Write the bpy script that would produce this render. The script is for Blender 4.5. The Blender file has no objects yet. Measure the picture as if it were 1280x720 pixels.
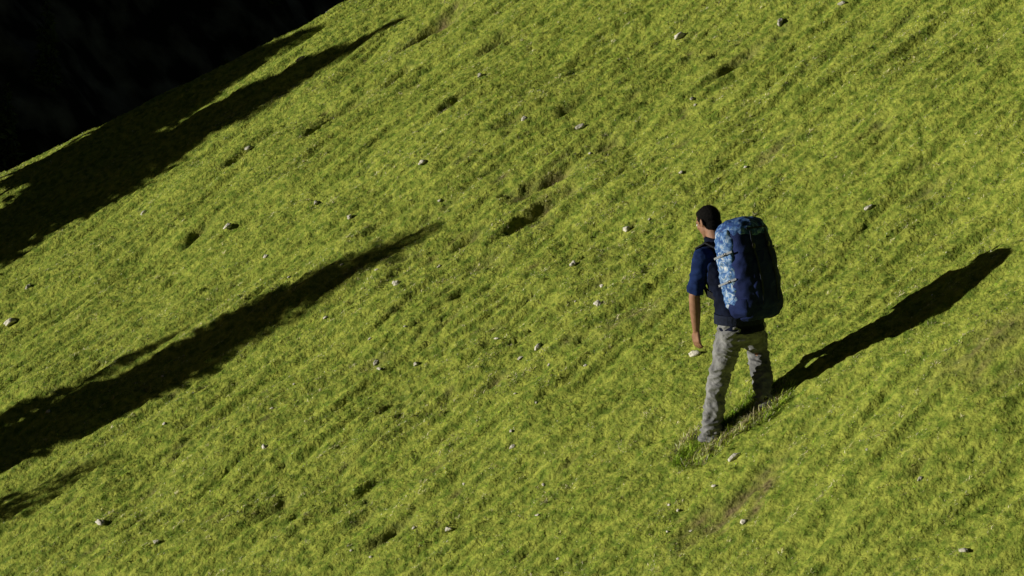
import bpy, bmesh, math, random
import numpy as np
from mathutils import Vector, Matrix, noise as mnoise

random.seed(7); rng = np.random.default_rng(11)
C = bpy.context.scene.collection
V = Vector
R_ = math.radians

# ------------------------------------------------------------------ helpers: objects
def tag(o, label=None, cat=None, group=None, kind=None):
    if label: o['label'] = label
    if cat: o['category'] = cat
    if group: o['group'] = group
    if kind: o['kind'] = kind
    return o
def link(name, me, m=None, parent=None):
    o = bpy.data.objects.new(name, me); C.objects.link(o)
    me.name = name
    if m: me.materials.append(m)
    if parent: o.parent = parent
    return o
def empty(name, loc):
    o = bpy.data.objects.new(name, None); C.objects.link(o); o.location = loc
    o.empty_display_size = .1
    return o
def smooth(me):
    me.polygons.foreach_set('use_smooth', np.ones(len(me.polygons), dtype=bool)); me.update()
def np_mesh(name, verts, tris):
    me = bpy.data.meshes.new(name)
    n, t = len(verts), len(tris)
    me.vertices.add(n); me.vertices.foreach_set('co', np.ascontiguousarray(verts, dtype=np.float32).ravel())
    k = tris.shape[1]
    me.loops.add(t*k); me.loops.foreach_set('vertex_index', np.ascontiguousarray(tris, dtype=np.int32).ravel())
    me.polygons.add(t); me.polygons.foreach_set('loop_start', np.arange(0, t*k, k, dtype=np.int32))
    me.update(calc_edges=True); me.validate()
    return me

# ------------------------------------------------------------------ helpers: noise
_perm = {}
def perlin(x, y, seed):
    if seed not in _perm:
        r = np.random.default_rng(1000+seed)
        p = r.permutation(256); _perm[seed] = (np.concatenate([p, p]), r.random(256)*2*np.pi)
    p, ang = _perm[seed]
    x = np.asarray(x, float); y = np.asarray(y, float)
    xi = np.floor(x).astype(int); yi = np.floor(y).astype(int)
    xf = x-xi; yf = y-yi; xi &= 255; yi &= 255
    u = xf**3*(xf*(xf*6-15)+10); v = yf**3*(yf*(yf*6-15)+10)
    def g(ix, iy, dx, dy):
        a = ang[p[p[ix & 255]+(iy & 255)]]
        return np.cos(a)*dx+np.sin(a)*dy
    n00 = g(xi, yi, xf, yf); n10 = g(xi+1, yi, xf-1, yf)
    n01 = g(xi, yi+1, xf, yf-1); n11 = g(xi+1, yi+1, xf-1, yf-1)
    return 1.4*((n00*(1-u)+n10*u)*(1-v)+(n01*(1-u)+n11*u)*v)

# ------------------------------------------------------------------ terrain
A_, B_ = .52, .4
CAMZ, PITCH, FOV = 12.3, R_(10), 36/85
HX, HY = 1.62, 18.0
Y0, RC = 28.7, .24
HOLLOWS = []
SWELL = (-.55, 24.6)
def H(x, y, hollows=True):
    x = np.asarray(x, float); y = np.asarray(y, float)
    far = 1-np.exp(-((x-HX)**2+(y-HY)**2)/1.6**2)
    z = .46*x+.045*np.logaddexp(0, (x-1.0)/.5)+B_*y
    st = np.clip((y-23)/5, 0, 1); z = z+.035*x*st*st*(3-2*st)
    z = z+far*(.12*perlin(x/5.3+.3, y/6.1+.7, 1)+.07*perlin(x/2.3, y/1.9, 2))
    z = z+.15*np.exp(-((x-SWELL[0])/.75)**2-((y-SWELL[1])/.9)**2)
    z = z-.24*(y-18.3)*np.exp(-((x-3.2)/1.5)**2-((y-18.3)/1.2)**2)
    z = z+(.25+.75*far)*(.050*perlin(x/1.5, (y+.10*x)/.55, 3)+.020*perlin((x-.5*y)/.55, (y+.3*x)/.7, 4))
    al = x*.92+y*.39; ac = -x*.39+y*.92
    ac = ac+.10*perlin(x/.9, y/.9, 9)
    z = z+(.5+.5*far)*(.046*perlin(al/1.4, ac/.22, 10)+.034*(.5-np.abs(perlin(al/.95, ac/.12, 11)))*2)
    z = z+.008*(1-2.2*np.abs(perlin(x/.26, (y+.1*x)/.18, 5)))+.010*perlin(x/.12, y/.10, 6)+.010*perlin(x/.060, y/.050, 7)+.0060*perlin(x/.034, y/.029, 12)
    q = np.maximum(y-(Y0+.12*perlin(x/2.7, x*0+.4, 8)), 0)
    qm = 1.35/(2*RC)
    z = z-np.where(q < qm, RC*q*q, RC*qm*qm+1.35*(q-qm))
    if hollows:
        for (hx, hy, sx, sy, an, d, s) in HOLLOWS:
            m = (np.abs(x-hx) < .8) & (np.abs(y-hy) < .8)
            if not np.any(m): continue
            dx = x[m]-hx if x.ndim else x-hx; dy = y[m]-hy if y.ndim else y-hy
            c_, s_ = math.cos(an), math.sin(an)
            a = (dx*c_+dy*s_)/sx; b = (-dx*s_+dy*c_)/sy
            e = d*np.exp(-(a*a+b*b))
            if x.ndim: z[m] -= e
            else: z = z-e
    return z
def soilmask(x, y):
    s = np.zeros_like(x)
    for (hx, hy, sx, sy, an, d, so) in HOLLOWS:
        if so <= 0: continue
        m = (np.abs(x-hx) < 1) & (np.abs(y-hy) < 1)
        dx = x[m]-hx; dy = y[m]-hy
        c_, s_ = math.cos(an), math.sin(an)
        a = (dx*c_+dy*s_)/sx; b = (-dx*s_+dy*c_)/sy
        s[m] = np.maximum(s[m], so*np.exp(-(a*a+b*b)*.9))
    return np.clip(s*(1+1.2*perlin(x/.12, y/.09, 31)), 0, 1)
cp, sp = math.cos(PITCH), math.sin(PITCH)
def pix(px, py, hollows=True):
    u = (px-640)/1280*FOV; v = -(py-360)/1280*FOV
    d = np.array([u, cp+v*sp, -sp+v*cp])
    t = np.arange(10, 60, .01)
    X, Y, Z = d[0]*t, d[1]*t, CAMZ+d[2]*t
    k = np.argmax(Z < H(X, Y, hollows))
    return V((X[k], Y[k], Z[k]))
def proj(x, y, z):
    zz = z-CAMZ
    dep = y*cp-zz*sp; up = y*sp+zz*cp
    return 640+x/dep/FOV*1280, 360-up/dep/FOV*1280

hl = [(545,33,.28,.10,.21,.8),(424,140,.26,.09,.18,.7),(410,150,.16,.06,.12,.5),(676,262,.22,.09,.20,.8),(690,222,.18,.08,.17,.7),(652,238,.13,.07,.13,.5),
      (925,72,.22,.08,.14,.6),(900,62,.10,.05,.08,.5),(1155,237,.12,.05,.08,.5),(490,505,.12,.05,.06,.4),(350,632,.14,.06,.08,.4),
      (486,668,.16,.06,.08,.5),(250,290,.14,.06,.09,.4),(968,186,.22,.06,.05,.5),(1245,415,.36,.12,.03,.6),(915,632,.36,.07,.06,.9),
      (870,648,.18,.06,.06,.6),(1240,62,.12,.05,.06,.4),(585,300,.14,.06,.11,.5),(470,450,.14,.05,.06,.4),(790,392,.25,.08,.02,.6),(600,330,.14,.06,.08,.4),
      (300,195,.16,.07,.14,.6),(760,180,.12,.05,.07,.4),(1090,160,.14,.05,.06,.4),(640,150,.15,.06,.11,.5),(570,120,.14,.06,.11,.5),(620,55,.16,.06,.11,.5),(560,400,.14,.05,.06,.4),(505,320,.12,.05,.06,.4),(500,95,.14,.06,.11,.5),(720,130,.16,.06,.09,.4)]
for (px, py, sx, sy, d, s) in hl:
    p = pix(px, py, False); HOLLOWS.append((p.x, p.y, sx, sy, random.uniform(.1, .6), d*.78, s))
    for j in range(3):
        HOLLOWS.append((p.x+random.gauss(0, sx*.9), p.y+random.gauss(0, sy*1.4), sx*random.uniform(.2, .45), sy*random.uniform(.35, .7), random.uniform(0, .9), d*random.uniform(.25, .5), s*.8))
for i in range(220):
    t = random.random(); px = 400+t*400+random.gauss(0, 150); py = 560-t*480+random.gauss(0, 90)
    if i > 140: px, py = random.uniform(0, 1280), random.uniform(0, 720)
    if not (0 < px < 1280 and 0 < py < 720) or px < 880-2*py or (830 < px < 1010 and 400 < py < 600): continue
    p = pix(px, py, False)
    HOLLOWS.append((p.x, p.y, random.uniform(.04, .12), random.uniform(.020, .034), random.uniform(.2, .6), random.uniform(.02, .045), random.choice([0, .2, .5])))

# ------------------------------------------------------------------ materials
def newmat(name):
    m = bpy.data.materials.new(name); m.use_nodes = True
    nt = m.node_tree; b = nt.nodes['Principled BSDF']
    return m, nt, b
def nmat(name, c1, c2, scale=20, rough=.85, bump=.0, bscale=None, spec=.2, detail=4, lo=.35, hi=.65):
    m, nt, b = newmat(name)
    tc = nt.nodes.new('ShaderNodeTexCoord'); n = nt.nodes.new('ShaderNodeTexNoise')
    n.inputs['Scale'].default_value = scale; n.inputs['Detail'].default_value = detail
    r = nt.nodes.new('ShaderNodeValToRGB')
    r.color_ramp.elements[0].position = lo; r.color_ramp.elements[1].position = hi
    r.color_ramp.elements[0].color = (*c1, 1); r.color_ramp.elements[1].color = (*c2, 1)
    nt.links.new(tc.outputs['Object'], n.inputs['Vector']); nt.links.new(n.outputs['Fac'], r.inputs['Fac'])
    nt.links.new(r.outputs['Color'], b.inputs['Base Color'])
    b.inputs['Roughness'].default_value = rough; b.inputs['Specular IOR Level'].default_value = spec
    if bump:
        n2 = nt.nodes.new('ShaderNodeTexNoise'); n2.inputs['Scale'].default_value = bscale or scale*3; n2.inputs['Detail'].default_value = 5
        bp = nt.nodes.new('ShaderNodeBump'); bp.inputs['Strength'].default_value = bump; bp.inputs['Distance'].default_value = .02
        nt.links.new(tc.outputs['Object'], n2.inputs['Vector']); nt.links.new(n2.outputs['Fac'], bp.inputs['Height'])
        nt.links.new(bp.outputs['Normal'], b.inputs['Normal'])
    return m
def ground_mat():
    m, nt, b = newmat('ground_turf'); L = nt.links.new
    at = nt.nodes.new('ShaderNodeAttribute'); at.attribute_name = 'soil'
    tc = nt.nodes.new('ShaderNodeTexCoord')
    n = nt.nodes.new('ShaderNodeTexNoise'); n.inputs['Scale'].default_value = 14; n.inputs['Detail'].default_value = 8
    r = nt.nodes.new('ShaderNodeValToRGB'); cr = r.color_ramp
    cr.elements[0].position = .35; cr.elements[0].color = (.12, .18, .024, 1)
    cr.elements[1].position = .68; cr.elements[1].color = (.38, .42, .07, 1)
    n3 = nt.nodes.new('ShaderNodeTexNoise'); n3.inputs['Scale'].default_value = 30; n3.inputs['Detail'].default_value = 6
    r3 = nt.nodes.new('ShaderNodeValToRGB'); r3.color_ramp.elements[0].color = (.04, .028, .012, 1); r3.color_ramp.elements[1].color = (.28, .23, .11, 1)
    r3.color_ramp.elements[0].position = .3; r3.color_ramp.elements[1].position = .75
    mx = nt.nodes.new('ShaderNodeMix'); mx.data_type = 'RGBA'
    L(tc.outputs['Object'], n.inputs['Vector']); L(tc.outputs['Object'], n3.inputs['Vector'])
    L(n.outputs['Fac'], r.inputs['Fac']); L(n3.outputs['Fac'], r3.inputs['Fac'])
    L(at.outputs['Fac'], mx.inputs['Factor']); L(r.outputs['Color'], mx.inputs['A']); L(r3.outputs['Color'], mx.inputs['B'])
    L(mx.outputs['Result'], b.inputs['Base Color']); b.inputs['Roughness'].default_value = .95; b.inputs['Specular IOR Level'].default_value = .1
    bp = nt.nodes.new('ShaderNodeBump'); bp.inputs['Strength'].default_value = .8; bp.inputs['Distance'].default_value = .03
    L(n3.outputs['Fac'], bp.inputs['Height']); L(bp.outputs['Normal'], b.inputs['Normal'])
    return m
def blade_mat(name, transl=.15):
    """leaf blades: scattering normal leans towards the turf's own normal, as a dense sward scatters"""
    m, nt, b = newmat(name); L = nt.links.new
    at = nt.nodes.new('ShaderNodeAttribute'); at.attribute_name = 'col'
    an = nt.nodes.new('ShaderNodeAttribute'); an.attribute_name = 'turf_normal'
    geo = nt.nodes.new('ShaderNodeNewGeometry')
    sc1 = nt.nodes.new('ShaderNodeVectorMath'); sc1.operation = 'SCALE'; sc1.inputs['Scale'].default_value = .4
    ad = nt.nodes.new('ShaderNodeVectorMath'); ad.operation = 'ADD'
    no = nt.nodes.new('ShaderNodeVectorMath'); no.operation = 'NORMALIZE'
    L(geo.outputs['Normal'], sc1.inputs[0]); L(sc1.outputs[0], ad.inputs[0]); L(an.outputs['Vector'], ad.inputs[1]); L(ad.outputs[0], no.inputs[0]); L(no.outputs[0], b.inputs['Normal'])
    L(at.outputs['Color'], b.inputs['Base Color']); b.inputs['Roughness'].default_value = .7; b.inputs['Specular IOR Level'].default_value = .1
    tr = nt.nodes.new('ShaderNodeBsdfTranslucent'); L(at.outputs['Color'], tr.inputs['Color'])
    mx = nt.nodes.new('ShaderNodeMixShader'); mx.inputs[0].default_value = transl
    L(b.outputs[0], mx.inputs[1]); L(tr.outputs[0], mx.inputs[2]); L(mx.outputs[0], nt.nodes['Material Output'].inputs[0])
    return m

# ------------------------------------------------------------------ ground sheet
def axis(lo, hi, step, olo, ohi):
    a = list(np.arange(lo, hi+1e-6, step)); s = step
    while a[-1] < ohi: s *= 1.18; a.append(a[-1]+s)
    s = step
    while a[0] > olo: s *= 1.18; a.insert(0, a[0]-s)
    return np.array(a)
gx = axis(-8.2, 7.6, .03, -170, 170); gy = axis(13.5, 32.5, .03, -90, 110)
GX, GY = np.meshgrid(gx, gy)
GZ = H(GX, GY)
nx, ny = len(gx), len(gy)
verts = np.stack([GX, GY, GZ], -1).reshape(-1, 3)
ii = (np.arange(ny-1)[:, None]*nx+np.arange(nx-1)[None, :]).ravel()
quads = np.stack([ii, ii+1, ii+1+nx, ii+nx], -1)
gme = np_mesh('ground', verts, quads); smooth(gme)
at = gme.attributes.new('soil', 'FLOAT', 'POINT'); at.data.foreach_set('value', soilmask(GX.ravel(), GY.ravel()).astype(np.float32))
ground = link('ground', gme, ground_mat()); tag(ground, 'steep grassy hillside sloping down to the left', 'hillside', kind='structure')

# ------------------------------------------------------------------ where the hiker stands
lf = pix(888, 551)                      # ground under the left foot
RF = lf-V((-.13, -.07, -.010))          # reference point of the figure
F = V((-.64, .77, 0)).normalized(); Lf = V((-.77, -.64, 0)).normalized(); Z = V((0, 0, 1))
P = V((.09, 0, .86))
FS = 1.03
rgx, rgy = .285, .0

# ------------------------------------------------------------------ grass
def make_blades(name, cx, cy, nb, lmin, lmax, wid, spread, hs, colfun, matr, tmean=.75):
    N = len(cx)
    rep = np.repeat(np.arange(N), nb); n = len(rep)
    a = rng.random(n)*2*np.pi; rad = spread*np.sqrt(rng.random(n))*(.6+.8*rng.random(n))
    bx = cx[rep]+rad*np.cos(a); by = cy[rep]+rad*np.sin(a)
    e = .014; h0 = H(cx, cy); gxx = (H(cx+e, cy)-h0)/e; gyy = (H(cx, cy+e)-h0)/e
    bz = h0[rep]+gxx[rep]*(bx-cx[rep])*.9+gyy[rep]*(by-cy[rep])*.9-.005
    tn = np.stack([-gxx, -gyy, np.ones(N)], -1); tn /= np.linalg.norm(tn, axis=1)[:, None]; tn = tn[rep]
    l = (lmin+(lmax-lmin)*rng.random(n)**1.5)*hs[rep]
    la = a+rng.normal(0, .9, n); tilt = np.clip(rng.normal(tmean, .3, n), .05, 1.45)
    tilt = np.where(hs[rep] > 2.1, tilt*.55, tilt)
    lean = np.stack([np.cos(la), np.sin(la), .45*np.cos(la)+.35*np.sin(la)], -1)
    up = np.array([-.36, -.28, .89])
    d = lean*np.sin(tilt)[:, None]+up*np.cos(tilt)[:, None]
    ph = la+np.pi/2+rng.normal(0, .7, n); side = np.stack([np.cos(ph), np.sin(ph), 0*ph], -1)
    w = wid*(.6+.8*rng.random(n))
    base = np.stack([bx, by, bz], -1)
    mid = base+d*(l*.58)[:, None]; tip = base+d*(l*.92)[:, None]+lean*(l*.28)[:, None]-np.array([0, 0, 1])*(l*.06)[:, None]
    sw = side*w[:, None]/2
    vs = np.stack([base-sw, base+sw, mid-sw*.8, mid+sw*.8, tip], 1).reshape(-1, 3)
    o = (np.arange(n)*5)[:, None]
    tr = np.concatenate([o+np.array([0, 1, 3]), o+np.array([0, 3, 2]), o+np.array([2, 3, 4])], 0)
    me = np_mesh(name, vs, tr)
    col = colfun(rep, n, bx, by)
    c5 = np.ones((n, 5, 4), np.float32); c5[:, :, :3] = col[:, None, :]
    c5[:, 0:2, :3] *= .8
    ca = me.attributes.new('col', 'FLOAT_COLOR', 'POINT'); ca.data.foreach_set('color', c5.ravel())
    na = me.attributes.new('turf_normal', 'FLOAT_VECTOR', 'POINT'); na.data.foreach_set('vector', np.repeat(tn, 5, 0).astype(np.float32).ravel())
    return link(name, me, matr)
def scatter(density, ylo=14.5, yhi=31.8):
    area = (yhi-ylo)*16.4; n = int(area*density)
    x = rng.uniform(-8.4, 8, n); y = rng.uniform(ylo, yhi, n); z = H(x, y, False)
    px, py = proj(x, y, z)
    k = (px > -100) & (px < 1380) & (py > -80) & (py < 790)
    return x[k], y[k]
def dryf(x, y):
    al = x*.96+y*.25; ac = -x*.25+y*.96
    moist = np.clip((21.5-y)/5, 0, 1)*.06+np.clip((-x-1)/4, 0, 1)*.14
    patch = .18*np.exp(-((x+.6)/1.8)**2-((y-21)/2.6)**2)+.10*np.exp(-((x-3.8)/1.2)**2-((y-18)/2)**2)
    return np.clip(.46-moist+patch+.36*perlin(x/2.2, (y+.2*x)/1.1, 21)+.40*perlin(x/.4, y/.28, 22)+.76*perlin(al/1.2, ac/.16, 23), 0, 1)
cx, cy = scatter(1050)
so = soilmask(cx, cy); keep = rng.random(len(cx)) > so*1.5
cx, cy = cx[keep], cy[keep]
hsn = .70+.12*perlin(cx/.30, cy/.16, 24)+.12*perlin(cx/2.0, cy/1.4, 25)+.35*rng.random(len(cx))
tuss = rng.random(len(cx)) < .012; hsn = np.clip(np.where(tuss, hsn*1.7, hsn), .35, 1.7)
ffx, ffy = [], []
for (ax_, ay_) in ((lf.x, lf.y), (RF.x+rgx, RF.y+rgy)):
    for q in range(520):
        rr = .25*math.sqrt(random.random()); th = random.uniform(0, 6.28)
        ffx.append(ax_+F.x*.08+rr*math.cos(th)); ffy.append(ay_+F.y*.06-.05+rr*math.sin(th)*.9)
cx = np.concatenate([cx, ffx]); cy = np.concatenate([cy, ffy]); hsn = np.concatenate([hsn, rng.uniform(2.4, 5.6, len(ffx))])
cl_d = dryf(cx, cy); cl_r = rng.random(len(cx)); cl_hue = rng.random(len(cx)); cl_v = np.clip(rng.normal(1, .30, len(cx)), .42, 1.75)
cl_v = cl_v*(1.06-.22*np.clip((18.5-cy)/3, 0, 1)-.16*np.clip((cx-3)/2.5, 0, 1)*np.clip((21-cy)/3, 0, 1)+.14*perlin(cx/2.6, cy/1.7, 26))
G1 = np.array([.180, .400, .025]); G2 = np.array([.62, .74, .088]); S1 = np.array([.92, .85, .48]); BR = np.array([.36, .28, .12])
def grasscol(rep, n, bx, by):
    t = np.clip(.40*cl_hue[rep]+.18*rng.random(n)+.70*cl_d[rep]-.14, 0, 1)[:, None]
    c = G1*(1-t)+G2*t
    ps = .02+.40*cl_d[rep]**2.4+.55*(cl_r[rep] < .06)
    r = rng.random(n)
    c = np.where((r < ps)[:, None], S1, c); c = np.where((r > 1-.4*ps)[:, None], BR, c)
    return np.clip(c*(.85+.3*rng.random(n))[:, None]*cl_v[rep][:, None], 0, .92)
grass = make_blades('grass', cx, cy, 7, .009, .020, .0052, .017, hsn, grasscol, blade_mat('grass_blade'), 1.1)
tag(grass, 'short green alpine grass covering the whole slope', 'grass', kind='stuff')
# pale dry tufts
tx, ty = scatter(60.0)
k = (dryf(tx, ty) > .58) & (rng.random(len(tx)) < .85); tx, ty = tx[k], ty[k]
ex = [(600,452),(592,380),(545,355),(690,620),(400,610),(745,380),(785,395),(760,270),(575,240),(470,350),(300,440),(560,560),(1005,350),(450,640),(640,480),(520,520),(800,340),(430,560),(1225,420),(770,400),(510,630),(150,640)]
ep = [pix(*e) for e in ex]
o4 = [(0, 0), (.07, .05), (-.06, -.03), (.02, -.07), (.12, .02), (-.1, .05), (.17, .06), (-.15, -.02)]
tx = np.concatenate([tx]+[np.array([p.x+a for a, b in o4]) for p in ep]); ty = np.concatenate([ty]+[np.array([p.y+b for a, b in o4]) for p in ep])
def drycol(rep, n, bx, by):
    t = rng.random(n)[:, None]
    return (np.array([.90, .84, .58])*(1-t)+np.array([.72, .68, .34])*t)
dry = make_blades('dry_grass', tx, ty, 12, .014, .034, .006, .026, .6+.6*rng.random(len(tx)), drycol, blade_mat('dry_blade', .15), .95)
tag(dry, 'pale straw coloured dry grass tufts dotted through the green turf', 'dry grass', kind='stuff')

# ------------------------------------------------------------------ mesh shape helpers
def capsule(bm, p0, p1, r0, r1, n=16):
    p0, p1 = V(p0), V(p1); ax = (p1-p0).normalized()
    a = ax.orthogonal().normalized(); b = ax.cross(a)
    rings = []
    for k in range(1, 5): t = -math.pi/2+k*math.pi/8; rings.append((p0+ax*r0*math.sin(t), r0*math.cos(t)))
    for k in range(0, 4): t = k*math.pi/8; rings.append((p1+ax*r1*math.sin(t), r1*math.cos(t)))
    vs = [[bm.verts.new(c+(a*math.cos(2*math.pi*i/n)+b*math.sin(2*math.pi*i/n))*r) for i in range(n)] for c, r in rings]
    for i in range(len(vs)-1):
        for j in range(n): bm.faces.new((vs[i][j], vs[i][(j+1) % n], vs[i+1][(j+1) % n], vs[i+1][j]))
    e0 = bm.verts.new(p0-ax*r0); e1 = bm.verts.new(p1+ax*r1)
    for j in range(n):
        bm.faces.new((e0, vs[0][(j+1) % n], vs[0][j])); bm.faces.new((e1, vs[-1][j], vs[-1][(j+1) % n]))
def chain(bm, pts, rs):
    for i in range(len(pts)-1): capsule(bm, pts[i], pts[i+1], rs[i], rs[i+1])
def ellipsoid(bm, c, ax, n=20):
    m = Matrix((ax[0], ax[1], ax[2])).transposed().to_4x4(); m.translation = V(c)
    bmesh.ops.create_uvsphere(bm, u_segments=n, v_segments=n//2, radius=1, matrix=m)
def loft(bm, secs, n=32, caps=True):
    """secs: (centre, u_vector, v_vector, exponent)"""
    rows = []
    for c, u, v, e in secs:
        row = []
        for i in range(n):
            t = 2*math.pi*i/n; ct, st = math.cos(t), math.sin(t)
            row.append(bm.verts.new(V(c)+u*math.copysign(abs(ct)**(2/e), ct)+v*math.copysign(abs(st)**(2/e), st)))
        rows.append(row)
    for i in range(len(rows)-1):
        for j in range(n): bm.faces.new((rows[i][j], rows[i][(j+1) % n], rows[i+1][(j+1) % n], rows[i+1][j]))
    if caps:
        for row, rev, c in ((rows[0], True, secs[0][0]), (rows[-1], False, secs[-1][0])):
            cv = bm.verts.new(V(c))
            for j in range(n):
                f = (row[j], row[(j+1) % n], cv)
                bm.faces.new(tuple(reversed(f)) if rev else f)
def bm_mesh(bm, name='m'):
    bmesh.ops.recalc_face_normals(bm, faces=bm.faces)
    me = bpy.data.meshes.new(name); bm.to_mesh(me); bm.free(); return me
def fuse(bm, voxel, it=3, fac=.5):
    me = bm_mesh(bm); o = bpy.data.objects.new('tmp', me); C.objects.link(o)
    r = o.modifiers.new('r', 'REMESH'); r.mode = 'VOXEL'; r.voxel_size = voxel
    s = o.modifiers.new('s', 'SMOOTH'); s.iterations = it; s.factor = fac
    dg = bpy.context.evaluated_depsgraph_get(); dg.update()
    out = bpy.data.meshes.new_from_object(o.evaluated_get(dg))
    bpy.data.objects.remove(o); bpy.data.meshes.remove(me)
    out.materials.clear(); smooth(out); return out
def displace(me, fn):
    nrm = [v.normal.copy() for v in me.vertices]
    for v, n in zip(me.vertices, nrm): v.co = v.co+n*fn(v.co, n)
    me.update(); return me
def ribbon(bm, pts, ns, w, th):
    """flat webbing: path points, outward normals"""
    pts = [V(p) for p in pts]; ns = [V(n).normalized() for n in ns]; rows = []
    for i, p in enumerate(pts):
        t = (pts[min(i+1, len(pts)-1)]-pts[max(i-1, 0)]).normalized(); s = t.cross(ns[i]).normalized()
        rows.append([bm.verts.new(p+s*w/2), bm.verts.new(p+s*w/2+ns[i]*th), bm.verts.new(p-s*w/2+ns[i]*th), bm.verts.new(p-s*w/2)])
    for i in range(len(rows)-1):
        for j in range(4): bm.faces.new((rows[i][j], rows[i][(j+1) % 4], rows[i+1][(j+1) % 4], rows[i+1][j]))
    bm.faces.new(rows[0]); bm.faces.new(list(reversed(rows[-1])))
def nz(p, sx, sy=None, sz=None):
    sy = sx if sy is None else sy; sz = sx if sz is None else sz
    return mnoise.noise(V((p.x*sx, p.y*sy, p.z*sz)))

# ------------------------------------------------------------------ hiker
person = empty('person', RF); person.scale = (FS, FS, FS)
tag(person, 'hiker seen from behind in navy shirt and grey trousers walking across the slope, head bowed', 'person')
skin = nmat('skin', (.24, .122, .07), (.31, .165, .10), 30, .6, .1, 200, .3)
hairm = nmat('black_hair', (.002, .002, .002), (.007, .006, .0055), 90, .75, .5, 420, .1)
shirtm = nmat('navy_shirt_shaded_body', (.003, .005, .014), (.006, .010, .028), 14, .9, .25, 300, .1)  # torso of the navy shirt, its shade painted in as near-black
sleevem = nmat('navy_shirt_sunlit_sleeve', (.006, .015, .062), (.010, .025, .100), 14, .9, .25, 300, .1)  # same shirt cloth, sunlight on the sleeve painted in as brighter blue
trousm = nmat('grey_trousers', (.135, .138, .143), (.265, .268, .272), 9, .9, .3, 320, .1)
bootm = nmat('boot_leather', (.025, .021, .017), (.05, .042, .034), 25, .7, .3)
solem = nmat('rubber', (.015, .015, .015), (.03, .03, .03), 25, .8)

tors = [(-.11, 0, .14, .10), (0, 0, .160, .115), (.18, .06, .145, .10), (.36, .17, .17, .115), (.47, .225, .175, .10), (.545, .265, .115, .075), (.575, .275, .065, .06)]
def torso(bm, g, lo=0, hi=7):
    loft(bm, [(P+Z*a+F*b, Lf*(r1+g), F*(r2+g), 2.3) for a, b, r1, r2 in tors[lo:hi]])
SL, EL, WL = V((-.195, .065, 1.345)), V((-.248, .075, 1.05)), V((-.228, .115, .79))
SR, ER, WR = V((.082, .29, 1.345)), V((.12, .285, 1.07)), V((.01, .35, 1.25))
HL, KL, AL = V((.02, -.058, .83)), V((-.065, .0, .45)), V((-.130, -.06, .04))
HR, KR = V((.165, .058, .85)), V((.245, .27, .60))
AR = V((rgx, rgy, (float(H(RF.x+rgx, RF.y+rgy))-RF.z)/FS+.01))
def hand(bm, w, dn, fw, inn, curl=.5):
    """w wrist, dn along the hand, fw thumb side, inn palm side"""
    for k in (-1, -.33, .33, 1):
        capsule(bm, w+fw*.014*k, w+dn*.088+fw*.027*k, .015, .0135, 10)
    L = [.066, .078, .074, .058]
    for i, k in enumerate((1, .33, -.33, -1)):
        b0 = w+dn*.085+fw*.028*k
        d1 = (dn+inn*(.25+.12*i*curl)+fw*.07*k).normalized(); d2 = (dn*.8+inn*(.5+curl*.4)).normalized(); d3 = (dn*.45+inn*(.8+curl*.3)).normalized()
        p1 = b0+d1*L[i]*.48; p2 = p1+d2*L[i]*.32; p3 = p2+d3*L[i]*.26
        chain(bm, [b0, p1, p2, p3], [.0095, .0088, .008, .007])
    t0 = w+dn*.028+fw*.022; t1 = t0+(dn*.6+fw*.7+inn*.3).normalized()*.042; t2 = t1+(dn*.9+fw*.25+inn*.4).normalized()*.032; t3 = t2+(dn+inn*.3).normalized()*.022
    chain(bm, [t0, t1, t2, t3], [.014, .0115, .0095, .008])
bm = bmesh.new()
torso(bm, -.012)
chain(bm, [SL, EL, EL*.6+WL*.4, WL], [.056, .042, .043, .027]); chain(bm, [SR, ER, ER*.6+WR*.4, WR], [.056, .042, .043, .027])
capsule(bm, P+Z*.49+F*.235, SL, .06, .056); capsule(bm, P+Z*.49+F*.235, SR, .06, .056)
chain(bm, [HL, KL, KL*.65+AL*.35, AL], [.082, .054, .053, .036]); chain(bm, [HR, KR, KR*.65+AR*.35, AR], [.082, .054, .053, .036])
hand(bm, WL, V((.06, .05, -1)).normalized(), (F+V((0, 0, -.05))).normalized(), -Lf, .5)
hand(bm, WR, (WR-ER).normalized(), V((.3, .3, .9)).normalized(), -F, 1.0)
# head
hf = V((-.64, .70, -.42)).normalized(); hl_ = Z.cross(hf).normalized(); hu = hf.cross(hl_).normalized()
HC = V((-.138, .270, 1.578))
capsule(bm, P+Z*.52+F*.25, HC-hu*.05-hf*.02, .062, .056)
ellipsoid(bm, HC+hu*.022-hf*.008, (hf*.096, hl_*.076, hu*.094))
ellipsoid(bm, HC-hu*.035+hf*.022, (hf*.070, hl_*.060, hu*.075))
ellipsoid(bm, HC-hu*.088+hf*.055, (hf*.030, hl_*.032, hu*.024))                   # chin
capsule(bm, HC+hu*.012+hf*.086, HC-hu*.024+hf*.104, .009, .0125, 10)                # nose
capsule(bm, HC+hu*.022+hf*.082+hl_*.03, HC+hu*.022+hf*.082-hl_*.03, .011, .011, 10) # brow
for s in (-1, 1):
    ellipsoid(bm, HC+hl_*.036*s-hu*.02+hf*.065, (hf*.022, hl_*.02, hu*.018))         # cheek
    e = HC+hl_*.077*s-hu*.006-hf*.012
    ellipsoid(bm, e+hl_*.008*s, ((hf-hl_*s*.5).normalized()*.019, (hl_*s+hf*.5).normalized()*.009, hu*.032), 14)   # ear
capsule(bm, HC-hu*.052+hf*.085+hl_*.016, HC-hu*.052+hf*.085-hl_*.016, .007, .007, 8)
capsule(bm, HC-hu*.063+hf*.083+hl_*.013, HC-hu*.063+hf*.083-hl_*.013, .0075, .0075, 8)
body = link('body', fuse(bm, .005, 3), skin, person)
eyem = nmat('eye', (.5, .48, .45), (.6, .58, .55), 10, .2)
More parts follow.
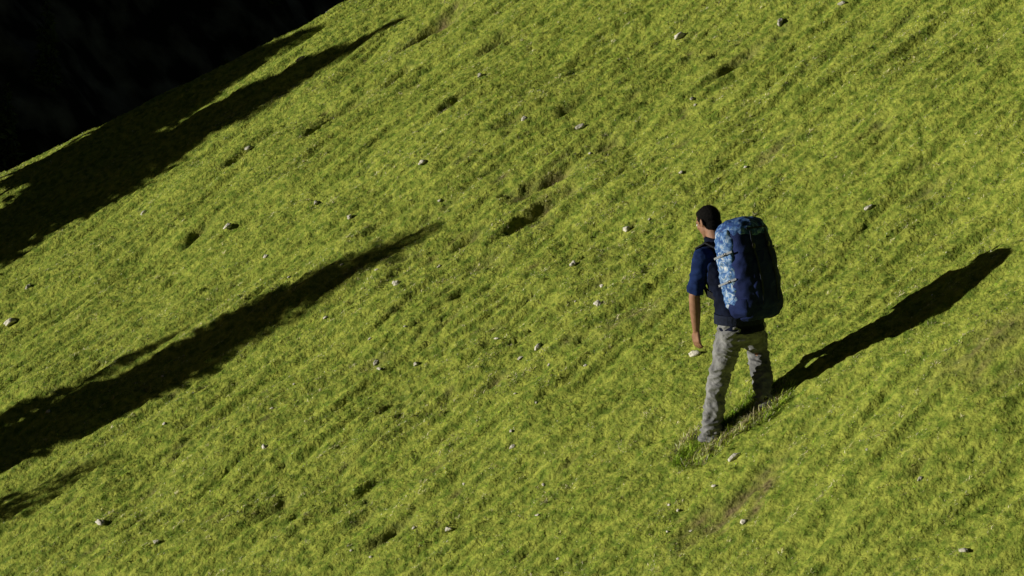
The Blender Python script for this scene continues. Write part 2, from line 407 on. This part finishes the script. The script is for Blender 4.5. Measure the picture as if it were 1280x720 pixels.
for s in (-1, 1):
    bm = bmesh.new(); ellipsoid(bm, HC+hl_*.031*s+hu*.002+hf*.083, (hf*.011, hl_*.012, hu*.010), 12)
    me = bm_mesh(bm); smooth(me); link('eye', me, eyem, body)
# hair
bm = bmesh.new()
ellipsoid(bm, HC+hu*.027-hf*.016, (hf*.097, hl_*.080, hu*.094))
ellipsoid(bm, HC-hu*.028-hf*.042, (hf*.060, hl_*.070, hu*.068))
ellipsoid(bm, HC+hu*.072+hf*.026, (hf*.048, hl_*.058, hu*.038))
hme = fuse(bm, .005, 2)
displace(hme, lambda p, n: .0015*nz(p, 60)+.002*nz(p, 150))
bm = bmesh.new(); bm.from_mesh(hme)
src = [(v.co.copy(), v.normal.copy()) for v in bm.verts]
for q in range(3000):
    c, n = random.choice(src); t = n.orthogonal().normalized(); t = Matrix.Rotation(random.uniform(0, 6.28), 3, n) @ t
    d = (n*.8-hu*.5-hf*.4+t*.5).normalized()*random.uniform(.005, .011)
    bm.faces.new([bm.verts.new(c-t*.0012-n*.002), bm.verts.new(c+t*.0012-n*.002), bm.verts.new(c+d)])
bm.to_mesh(hme); bm.free()
link('hair', hme, hairm, person)
# shirt
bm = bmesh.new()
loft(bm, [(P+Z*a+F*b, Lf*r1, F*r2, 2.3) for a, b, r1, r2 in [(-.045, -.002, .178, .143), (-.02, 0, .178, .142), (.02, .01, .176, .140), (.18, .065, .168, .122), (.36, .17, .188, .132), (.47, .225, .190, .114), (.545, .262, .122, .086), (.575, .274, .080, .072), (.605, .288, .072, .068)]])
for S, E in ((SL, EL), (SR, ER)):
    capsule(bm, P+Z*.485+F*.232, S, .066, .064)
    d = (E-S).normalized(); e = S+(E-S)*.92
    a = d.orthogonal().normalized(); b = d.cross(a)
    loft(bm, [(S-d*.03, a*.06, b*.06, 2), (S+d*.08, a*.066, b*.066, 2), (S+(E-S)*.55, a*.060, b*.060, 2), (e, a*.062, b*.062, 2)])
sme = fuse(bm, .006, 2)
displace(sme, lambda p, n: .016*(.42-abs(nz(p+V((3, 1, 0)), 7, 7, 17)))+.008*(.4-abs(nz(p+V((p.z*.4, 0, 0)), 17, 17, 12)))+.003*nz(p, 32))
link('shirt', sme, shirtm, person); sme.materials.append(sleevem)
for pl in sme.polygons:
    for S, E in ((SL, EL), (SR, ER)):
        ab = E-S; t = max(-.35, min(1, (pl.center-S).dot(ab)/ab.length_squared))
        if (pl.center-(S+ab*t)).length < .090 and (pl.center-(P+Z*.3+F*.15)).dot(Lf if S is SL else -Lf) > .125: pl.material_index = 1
# trousers
bm = bmesh.new()
loft(bm, [(P+Z*a+F*b, Lf*r1, F*r2, 2.3) for a, b, r1, r2 in [(-.15, .0, .11, .09), (-.10, 0, .160, .125), (-.03, 0, .166, .130), (.04, .02, .150, .112)]])
def leg(bm, h, k, a, hem):
    pts = [h, h.lerp(k, .5), k, k.lerp(a, .35), k.lerp(a, .75), hem]
    rs = [.098, .088, .072, .070, .068, .074]
    rows = []
    for i, p in enumerate(pts):
        t = (pts[min(i+1, 5)]-pts[max(i-1, 0)]).normalized()
        u = (Lf-t*Lf.dot(t)).normalized(); v = t.cross(u)
        rows.append((p, u*rs[i], v*rs[i], 2))
    loft(bm, rows); capsule(bm, h, h.lerp(k, .3), .100, .092)
leg(bm, HL, KL, AL, AL+Z*-.055); leg(bm, HR, KR, AR, AR+Z*-.055)
tme = fuse(bm, .005, 2)
def fold(p, n):
    w_ = .35*mnoise.noise(V((p.x*6, p.y*6, p.z*5)))
    a = mnoise.noise(V((p.x*6+p.z*8+w_, p.y*6-p.z*4, p.z*17+w_)))
    c = mnoise.noise(V((p.x*15-p.z*13, p.y*15+w_, p.z*11+9)))
    d = mnoise.noise(V((p.x*24+p.z*20, p.y*24, p.z*34+2)))
    return .036*(.30-abs(a))+.024*(.28-abs(c))+.010*(.3-abs(d))
displace(tme, fold); link('trousers', tme, trousm, person)
# boots
for A in (AL, AR):
    tdir = (F+Z*(A_*F.x+B_*F.y)*.6).normalized(); A = A-Z*.01
    bm = bmesh.new()
    capsule(bm, A+Z*.03, A-Z*.03, .042, .044); ellipsoid(bm, A-Z*.045-tdir*.025, (tdir*.05, Lf*.040, Z*.043))
    ellipsoid(bm, A-Z*.045+tdir*.06, (tdir*.09, Lf*.045, Z*.040)); ellipsoid(bm, A-Z*.05+tdir*.115, (tdir*.060, Lf*.044, Z*.032))
    bt = link('boot', fuse(bm, .007, 2), bootm, person)
    bm = bmesh.new()
    loft(bm, [(A-Z*zz+tdir*.04, tdir*.145, Lf*.050, 2.6) for zz in (.098, .072)])
    link('sole', bm_mesh(bm), solem, bt)

# ------------------------------------------------------------------ backpack
Bk = -F; Wp = (Z+F*.26).normalized(); Bv = (Bk-Wp*Bk.dot(Wp)).normalized()
PC = V((.142, -.056, 1.282)); PB = PC-Wp*.375
pack = empty('backpack', RF+PB*FS); pack.scale = (FS, FS, FS)
tag(pack, 'large blue hiking backpack worn on the back of the person', 'backpack')
packm = nmat('navy_pack_fabric', (.006, .012, .060), (.010, .021, .095), 8, .8, .3, 220, .15)
darkm = nmat('black_mesh', (.006, .007, .01), (.015, .017, .022), 60, .85, .3)
beltm = nmat('navy_belt_fabric', (.005, .008, .02), (.010, .016, .04), 40, .85, .3)
webm = nmat('grey_webbing', (.16, .18, .21), (.30, .31, .33), 120, .8, .2)
dwebm = nmat('dark_webbing', (.012, .016, .03), (.022, .028, .045), 120, .8, .2)
buckm = nmat('black_plastic', (.01, .01, .01), (.02, .02, .02), 30, .4, spec=.5)
def mottled(name, cols, scale):
    m, nt, b = newmat(name)
    tc = nt.nodes.new('ShaderNodeTexCoord'); vo = nt.nodes.new('ShaderNodeTexNoise'); vo.inputs['Scale'].default_value = scale; vo.inputs['Detail'].default_value = 6; vo.inputs['Distortion'].default_value = 1.6
    rp = nt.nodes.new('ShaderNodeValToRGB'); cr = rp.color_ramp
    cr.elements[0].position = .36; cr.elements[0].color = (*cols[0], 1); cr.elements[1].position = .68; cr.elements[1].color = (*cols[3], 1)
    e = cr.elements.new(.47); e.color = (*cols[1], 1); e = cr.elements.new(.56); e.color = (*cols[2], 1)
    nt.links.new(tc.outputs['Object'], vo.inputs['Vector']); nt.links.new(vo.outputs['Fac'], rp.inputs['Fac']); nt.links.new(rp.outputs['Color'], b.inputs['Base Color'])
    b.inputs['Roughness'].default_value = .75; b.inputs['Specular IOR Level'].default_value = .2
    return m
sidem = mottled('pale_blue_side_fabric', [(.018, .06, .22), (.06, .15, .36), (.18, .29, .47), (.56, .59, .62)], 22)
lidm = mottled('blue_lid_fabric', [(.008, .026, .105), (.020, .06, .21), (.06, .14, .33), (.20, .30, .44)], 20)
def pk(l, v, w): return Lf*l+Bv*v+Wp*w          # relative to pack base
def psec(w, hw, f, bk, e=2.9): return (pk(0, (bk+f)/2, w), Lf*hw, Bv*(bk-f)/2, e)
bm = bmesh.new()
loft(bm, [psec(0, .12, -.05, .08), psec(.02, .158, -.075, .115), psec(.10, .192, -.10, .146), psec(.26, .208, -.12, .158), psec(.42, .206, -.13, .155), psec(.56, .192, -.14, .140), psec(.64, .175, -.15, .126), psec(.68, .14, -.13, .10)])
me = fuse(bm, .008, 3)
displace(me, lambda p, n: .018*(.4-abs(nz(p+V((0, 5, 0)), 8, 8, 12)))+.005*nz(p, 25))
main = link('main_compartment', me, packm, pack)
bm = bmesh.new()
loft(bm, [psec(.605, .145, -.15, .120, 2.7), psec(.622, .175, -.178, .146, 2.7), psec(.672, .172, -.188, .142, 2.7), psec(.715, .150, -.17, .118, 2.5), psec(.740, .10, -.12, .075, 2.3), psec(.750, .03, -.06, .01, 2)])
me = fuse(bm, .007, 3); displace(me, lambda p, n: .020*(.4-abs(nz(p+V((7, 0, 0)), 9)))+.006*nz(p, 28))
lid = link('lid', me, lidm, pack)
bm = bmesh.new(); ribbon(bm, [pk(l, .149-1.6*abs(l)**2, .66) for l in np.linspace(-.10, .10, 9)], [Bv]*9, .012, .004); link('zip', bm_mesh(bm), darkm, lid)
# side panels
PS = [(.10, -.01, .05), (.13, .006, .075), (.3, .014, .086), (.48, .014, .086), (.60, .006, .082), (.665, -.012, .06)]
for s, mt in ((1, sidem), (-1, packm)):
    bm = bmesh.new()
    loft(bm, [(pk(.172*s, -.032, w), Lf*(.036+t), Bv*d, 2.8) for w, t, d in PS])
    me = fuse(bm, .006, 2)
    if s == 1: displace(me, lambda p, n: .022*(.37-abs(nz(p+V((2, 9, 0)), 12, 12, 18)))+.006*nz(p, 32))
    else: displace(me, lambda p, n: .012*(.4-abs(nz(p+V((2, 9, 0)), 12))))
    link('side_panel', me, mt, pack)
for s in (1, -1):
    bm = bmesh.new()
    loft(bm, [(pk(s*.166, .005, w), Lf*t, Bv*d, 2.6) for w, t, d in [(.03, .012, .06), (.06, .036, .09), (.12, .050, .10), (.155, .048, .10)]])
    me = fuse(bm, .006, 2); displace(me, lambda p, n: .012*(.4-abs(nz(p+V((4, 2, 0)), 15))))
    link('side_pocket', me, packm, pack)
# front pocket
bm = bmesh.new()
loft(bm, [(pk(0, .132, w), Lf*hw, Bv*d, 2.6) for w, hw, d in [(.07, .07, .02), (.10, .11, .04), (.25, .135, .046), (.40, .12, .042), (.49, .08, .02)]])
me = fuse(bm, .007, 3); displace(me, lambda p, n: .016*(.4-abs(nz(p+V((1, 2, 6)), 9)))+.004*nz(p, 28))
fp = link('front_pocket', me, packm, pack)
# straps down the back and round the side
for s in (-1, 1):
    bm = bmesh.new()
    pts = [pk(s*.075, v, w) for w, v in [(.10, .164), (.2, .176), (.3, .180), (.42, .170), (.50, .157), (.58, .146), (.64, .147)]]
    ribbon(bm, pts, [Bv]*7, .018, .004); st = link('lid_strap', bm_mesh(bm), dwebm, pack)
    bm = bmesh.new(); ellipsoid(bm, pk(s*.075, .157, .53), (Lf*.016, Bv*.008, Wp*.022), 12); link('buckle', bm_mesh(bm), buckm, st)
for w in (.30, .50):
    for s in (1, -1):
        bm = bmesh.new()
        pts, ns = [], []
        for t in np.linspace(-.12, .07, 9):
            bul = .226-2.4*abs(t+.03)**2.4
            pts.append(pk(s*bul, t, w+.16*t)); ns.append(Lf*s)
        ribbon(bm, pts, ns, .015, .004); st = link('compression_strap', bm_mesh(bm), webm if s == 1 else dwebm, pack)
        bm = bmesh.new(); ellipsoid(bm, pk(s*.227, .005, w+.001), (Bv*.018, Lf*.007, Wp*.012), 12); link('buckle', bm_mesh(bm), buckm, st)
# haul loop
bm = bmesh.new(); chain(bm, [pk(-.03, -.135, .66), pk(-.015, -.16, .70), pk(.015, -.16, .70), pk(.03, -.135, .66)], [.007]*4); link('haul_loop', bm_mesh(bm), darkm, pack)
# shoulder straps (path relative to figure, shifted to pack base)
for s in (1, -1):
    path = [PB+pk(.07*s, -.12, .58), P+Z*.555+F*.155+Lf*(.11*s), P+Z*.580+F*.245+Lf*(.12*s), P+Z*.53+F*.33+Lf*(.125*s), P+Z*.40+F*.335+Lf*(.125*s), P+Z*.30+F*.28+Lf*(.14*s), P+Z*.22+F*.16+Lf*(.172*s), PB+pk(.14*s, -.10, .13)]
    nrm = [Z, Z-F*.4, Z, F+Z*.6, F, F+Lf*s*.4, Lf*s+F*.3, Lf*s]
    bm = bmesh.new(); ribbon(bm, [p-PB for p in path], nrm, .05, .012)
    me = bm_mesh(bm); link('shoulder_strap', me, darkm, pack)
# hip belt
bm = bmesh.new()
pts, ns = [], []
for t in np.linspace(0, 2*math.pi, 33):
    d = Lf*math.cos(t)*.194+F*math.sin(t)*.156
    pts.append(P+Z*.045+F*.018+d-PB); ns.append(d)
ribbon(bm, pts, ns, .07, .010); link('hip_belt', bm_mesh(bm), beltm, pack)

# ------------------------------------------------------------------ stones
def stone_mat(name, c1, c2): return nmat(name, c1, c2, 18, .9, .6, 60, .15)
sm = [stone_mat('pale_limestone', (.52, .50, .42), (.76, .73, .64)), stone_mat('grey_stone', (.36, .35, .29), (.54, .52, .44))]
stones = [
 (850,47,11,0,'biggest pale stone, lying high on the slope near the top edge'),
 (975,30,8,1,'grey stone at the top of the slope, right of the biggest pale stone'),
 (1052,6,6,1,'small stone at the top edge of the picture, far upper right'),
 (725,160,9,1,'grey rounded stone in the upper middle of the meadow'),
 (783,288,9,0,'round white stone left of the hiker at head height'),
 (528,205,7,0,'small white stone just above the tip of the middle shadow'),
 (285,285,9,0,'white stone between the two long tree shadows on the left'),
 (180,267,7,0,'small pale stone below the upper tree shadow, near the left side'),
 (437,273,7,0,'upright pale stone right of the white stone between the two long shadows'),
 (310,188,8,1,'grey stone in the grass right beside the upper tree shadow'),
 (375,76,7,1,'small grey stone beside the far shadow near the crest'),
 (12,405,10,0,'pale stone at the left edge, midway down the slope'),
 (35,360,7,1,'dull stone near the left edge, above the pale stone there'),
 (332,322,6,0,'tiny pale stone above the middle shadow'),
 (868,445,11,0,'flat white stone in the grass beside the left hand of the hiker'),
 (672,435,8,0,'white stone in open grass halfway between the middle shadow and the hiker'),
 (918,573,9,0,'flat pale stone just below the feet of the hiker'),
 (929,654,8,0,'white stone beside the bare brown soil strip at lower right'),
 (125,656,9,0,'white stone near the lower left corner'),
 (195,680,6,1,'small grey stone right of the white stone near the lower left corner'),
 (60,516,6,0,'small pale stone lying between the left ends of the lower shadows'),
 (495,356,8,0,'pale stone just right of the end of the middle shadow'),
 (747,381,8,0,'pale stone above a dry grass patch left of the hiker'),
 (470,456,7,1,'grey stone beside a dark hollow below the middle shadow'),
 (716,331,6,0,'small white stone left of the hiker at shoulder height'),
 (520,457,7,0,'pale stone right of the grey stone near a hollow in mid slope'),
 (655,150,6,0,'small pale stone left of the grey rounded stone in the upper middle'),
 (865,125,6,1,'small dull stone straight above the head of the hiker'),
 (1085,262,6,0,'small pale stone right of the backpack, above the shadow of the hiker'),
 (1150,600,6,1,'small grey stone in the lower right grass'),
 (640,560,6,0,'small pale stone in the lower middle of the slope'),
 (560,665,7,0,'pale stone near the bottom edge, left of centre'),
 (330,560,6,0,'tiny white stone in grass below the middle shadow'),
 (395,255,6,1,'small grey stone left of the upright pale stone'),
 (600,95,6,1,'small grey stone near the top, between the crest and the biggest stone'),
 (1205,690,7,1,'grey stone close to the lower right corner')]
def rock(name, px, py, s, m, k, lift=.22, flat=1):
    g = pix(px, py); dist = (g-V((0, 0, CAMZ))).length
    r = s*FOV/1280*dist*.56
    bm = bmesh.new(); bmesh.ops.create_icosphere(bm, subdivisions=3, radius=1)
    off = V((k*3.1, k*1.7, k)); sc = V((random.uniform(.85, 1.6), random.uniform(.65, 1), random.uniform(.45, .7)*flat))
    for v in bm.verts:
        n = mnoise.noise(v.co*1.3+off)*.55+mnoise.noise(v.co*3+off)*.25
        c = v.co*(1+n); v.co = V((c.x*sc.x, c.y*sc.y, c.z*sc.z))*r
    me = bm_mesh(bm); smooth(me)
    o = link(name, me, m); o.location = (g.x, g.y, float(H(g.x, g.y))+r*lift+.003)
    tilt = V((-.5, -.4, 1)).to_track_quat('Z', 'Y').to_matrix() @ Matrix.Rotation(random.uniform(0, 6), 3, 'Z')
    o.rotation_euler = tilt.to_euler()
    return o
for k, (px, py, s, mi, lab) in enumerate(stones):
    tag(rock('stone', px, py, s, sm[mi], k), lab, 'stone', 'pale stones scattered over the meadow')
k = 0
while k < 40:
    px, py = random.gauss(560, 300), random.gauss(420, 190)
    if not (10 < px < 1270 and 10 < py < 710) or px < 1000-2.2*py or (840 < px < 1290 and 240 < py < 560): continue
    tag(rock('pebble', px, py, random.uniform(2.6, 4.4), sm[0], 50+k, .25, .7), 'tiny pale pebble half hidden in the short turf', 'pebble', 'tiny pebbles sprinkled through the turf'); k += 1

# ------------------------------------------------------------------ trees beyond the left edge
TE = .132
SUN_E = math.atan(TE); saz = V((-1, -.1, 0)).normalized()
barkm = nmat('bark', (.04, .03, .022), (.09, .07, .05), 12, .95, .6)
needm, nt, b = newmat('spruce_needles')
b.inputs['Roughness'].default_value = .7
ob = nt.nodes.new('ShaderNodeTexCoord'); n = nt.nodes.new('ShaderNodeTexNoise'); n.inputs['Scale'].default_value = 4
r = nt.nodes.new('ShaderNodeValToRGB'); r.color_ramp.elements[0].color = (.018, .035, .012, 1); r.color_ramp.elements[1].color = (.05, .08, .025, 1)
nt.links.new(ob.outputs['Object'], n.inputs['Vector']); nt.links.new(n.outputs['Fac'], r.inputs['Fac']); nt.links.new(r.outputs['Color'], b.inputs['Base Color'])
def crown_arrays(h, R0, n, leaf, lo=.06, pw=.75, seed=0):
    g = np.random.default_rng(seed)
    t = lo+(1-lo)*(1-g.random(n)**.65); a = g.random(n)*2*np.pi
    lob = .72+.28*np.sin(a*5+t*40)+.25*perlin(a*1.5, t*14, 60+seed)
    Rr = R0*(1-t)**pw*lob; rr = Rr*np.sqrt(g.random(n))
    c = np.stack([rr*np.cos(a), rr*np.sin(a), t*h-.35*rr], -1)
    d1 = g.normal(size=(n, 3)); d1 += np.stack([np.cos(a), np.sin(a), -.3+0*a], -1)*1.2; d1 /= np.linalg.norm(d1, axis=1)[:, None]
    d2 = np.cross(d1, g.normal(size=(n, 3))); d2 /= np.linalg.norm(d2, axis=1)[:, None]
    s = (leaf*(.6+.8*g.random(n)))[:, None]*np.minimum(1, .5+(1-t)*1.6)[:, None]
    v = np.stack([c-d2*s*.3, c+d2*s*.3, c+d1*s], 1).reshape(-1, 3)
    return v, np.arange(3*n).reshape(-1, 3)
def trunk_bm(h, r0, bend):
    bm = bmesh.new()
    loft(bm, [(V((bend*math.sin(t*2.2), bend*.6*math.sin(t*3), t*h-.15*(t == 0))), V((r0*(1-t)**.8+.008, 0, 0)), V((0, r0*(1-t)**.8+.008, 0)), 2) for t in np.linspace(0, 1, 9)], 12)
    return bm
def shadow_tree(T, s, R0, n, label, leaf=.13, pw=.75, seed=1, lo=.06, tr=.012):
    if len(T) == 2: T = pix(*T)
    b = T+saz*s; gz = float(H(b.x, b.y)); h = T.z+s*TE-gz
    root = empty('spruce_tree', (b.x, b.y, gz))
    tag(root, label, 'tree', 'trees standing left of the meadow')
    me = bm_mesh(trunk_bm(h, tr*h, .05)); smooth(me); link('trunk', me, barkm, root)
    v, f = crown_arrays(h, R0, n, leaf, lo, pw, seed); link('crown', np_mesh('crown', v, f), needm, root)
def gp(x, y): return V((x, y, float(H(x, y))))
shadow_tree((556, 278), 8.8, .54, 26000, 'slim spruce left of the meadow casting the middle long shadow', seed=1, pw=.25)
shadow_tree((508, 20), 9.5, 2.0, 40000, 'tallest broad spruce left of the meadow casting the upper long shadow', seed=2, pw=.95)
shadow_tree(gp(-1.9, 29.75), 8.2, 1.40, 30000, 'spruce standing farthest back, its crown high above a bare trunk', seed=3, pw=.5, lo=.68)
shadow_tree(gp(-2.3, 29.0), 8.4, 1.25, 28000, 'broad spruce standing between the tallest and the farthest spruce', seed=6, pw=.5, lo=.62)
shadow_tree((250, 397), 6.6, .15, 4200, 'thin young spruce left of the meadow casting a narrow streak', seed=4, leaf=.09, pw=.4, tr=.006)
shadow_tree((150, 566), 6.2, .80, 7500, 'wide loose spruce left of the meadow softly shading the lower left', seed=5, leaf=.10, pw=.4, tr=.006)

# ------------------------------------------------------------------ dark mountainside across the valley
mx_ = np.linspace(-170, 140, 220); my_ = np.linspace(70, 420, 240)
MX, MY = np.meshgrid(mx_, my_)
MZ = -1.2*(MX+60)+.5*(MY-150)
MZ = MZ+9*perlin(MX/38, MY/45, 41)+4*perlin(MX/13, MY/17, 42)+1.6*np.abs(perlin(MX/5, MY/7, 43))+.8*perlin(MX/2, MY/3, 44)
mv = np.stack([MX, MY, MZ], -1).reshape(-1, 3)
nx = len(mx_); ii = (np.arange(len(my_)-1)[:, None]*nx+np.arange(nx-1)[None, :]).ravel()
mme = np_mesh('mountainside', mv, np.stack([ii, ii+1, ii+1+nx, ii+nx], -1)); smooth(mme)
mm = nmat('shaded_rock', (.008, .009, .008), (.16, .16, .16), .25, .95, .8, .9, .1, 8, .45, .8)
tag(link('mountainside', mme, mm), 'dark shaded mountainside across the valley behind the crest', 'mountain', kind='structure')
fv, ff, off = [], [], 0
g = random.Random(5)
for k in range(260):
    x = g.uniform(-85, 5); y = g.uniform(120, 300)
    if perlin(x/16, y/20, 50) < -.12: continue
    z = -1.2*(x+60)+.5*(y-150)+9*float(perlin(x/38, y/45, 41))+4*float(perlin(x/13, y/17, 42))
    h = g.uniform(6, 13); v, f = crown_arrays(h, h*.17, 420, h*.085, .05, .85, 100+k % 40)
    v = v+np.array([x, y, z-.3]); fv.append(v); ff.append(f+off); off += len(v)
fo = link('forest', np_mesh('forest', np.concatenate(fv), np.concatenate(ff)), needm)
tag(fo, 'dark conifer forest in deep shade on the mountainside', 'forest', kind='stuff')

# ------------------------------------------------------------------ light, sky, camera
w = bpy.data.worlds.new('World'); bpy.context.scene.world = w; w.use_nodes = True
nt = w.node_tree; bg = nt.nodes['Background']; sk = nt.nodes.new('ShaderNodeTexSky'); sk.sky_type = 'NISHITA'
sk.sun_disc = False; sk.sun_elevation = SUN_E; sk.sun_rotation = math.atan2(saz.x, saz.y)
nt.links.new(sk.outputs[0], bg.inputs[0]); bg.inputs[1].default_value = .011
sl = bpy.data.lights.new('sun', 'SUN'); sl.energy = 5; sl.angle = R_(.5); sl.color = (1, .95, .82)
so_ = bpy.data.objects.new('sun', sl); C.objects.link(so_); so_.location = (-20, 0, 30)
ray = V((-saz.x, -saz.y, -TE)); so_.rotation_euler = ray.to_track_quat('-Z', 'Y').to_euler()
cd = bpy.data.cameras.new('camera'); cd.lens = 85; cd.sensor_width = 36; cd.clip_end = 2000; cd.clip_start = .1
co = bpy.data.objects.new('camera', cd); C.objects.link(co); co.location = (0, 0, CAMZ); co.rotation_euler = (R_(90)-PITCH, 0, 0)
sc = bpy.context.scene; sc.camera = co
sc.view_settings.view_transform = 'Standard'; sc.view_settings.look = 'None'; sc.view_settings.exposure = 0
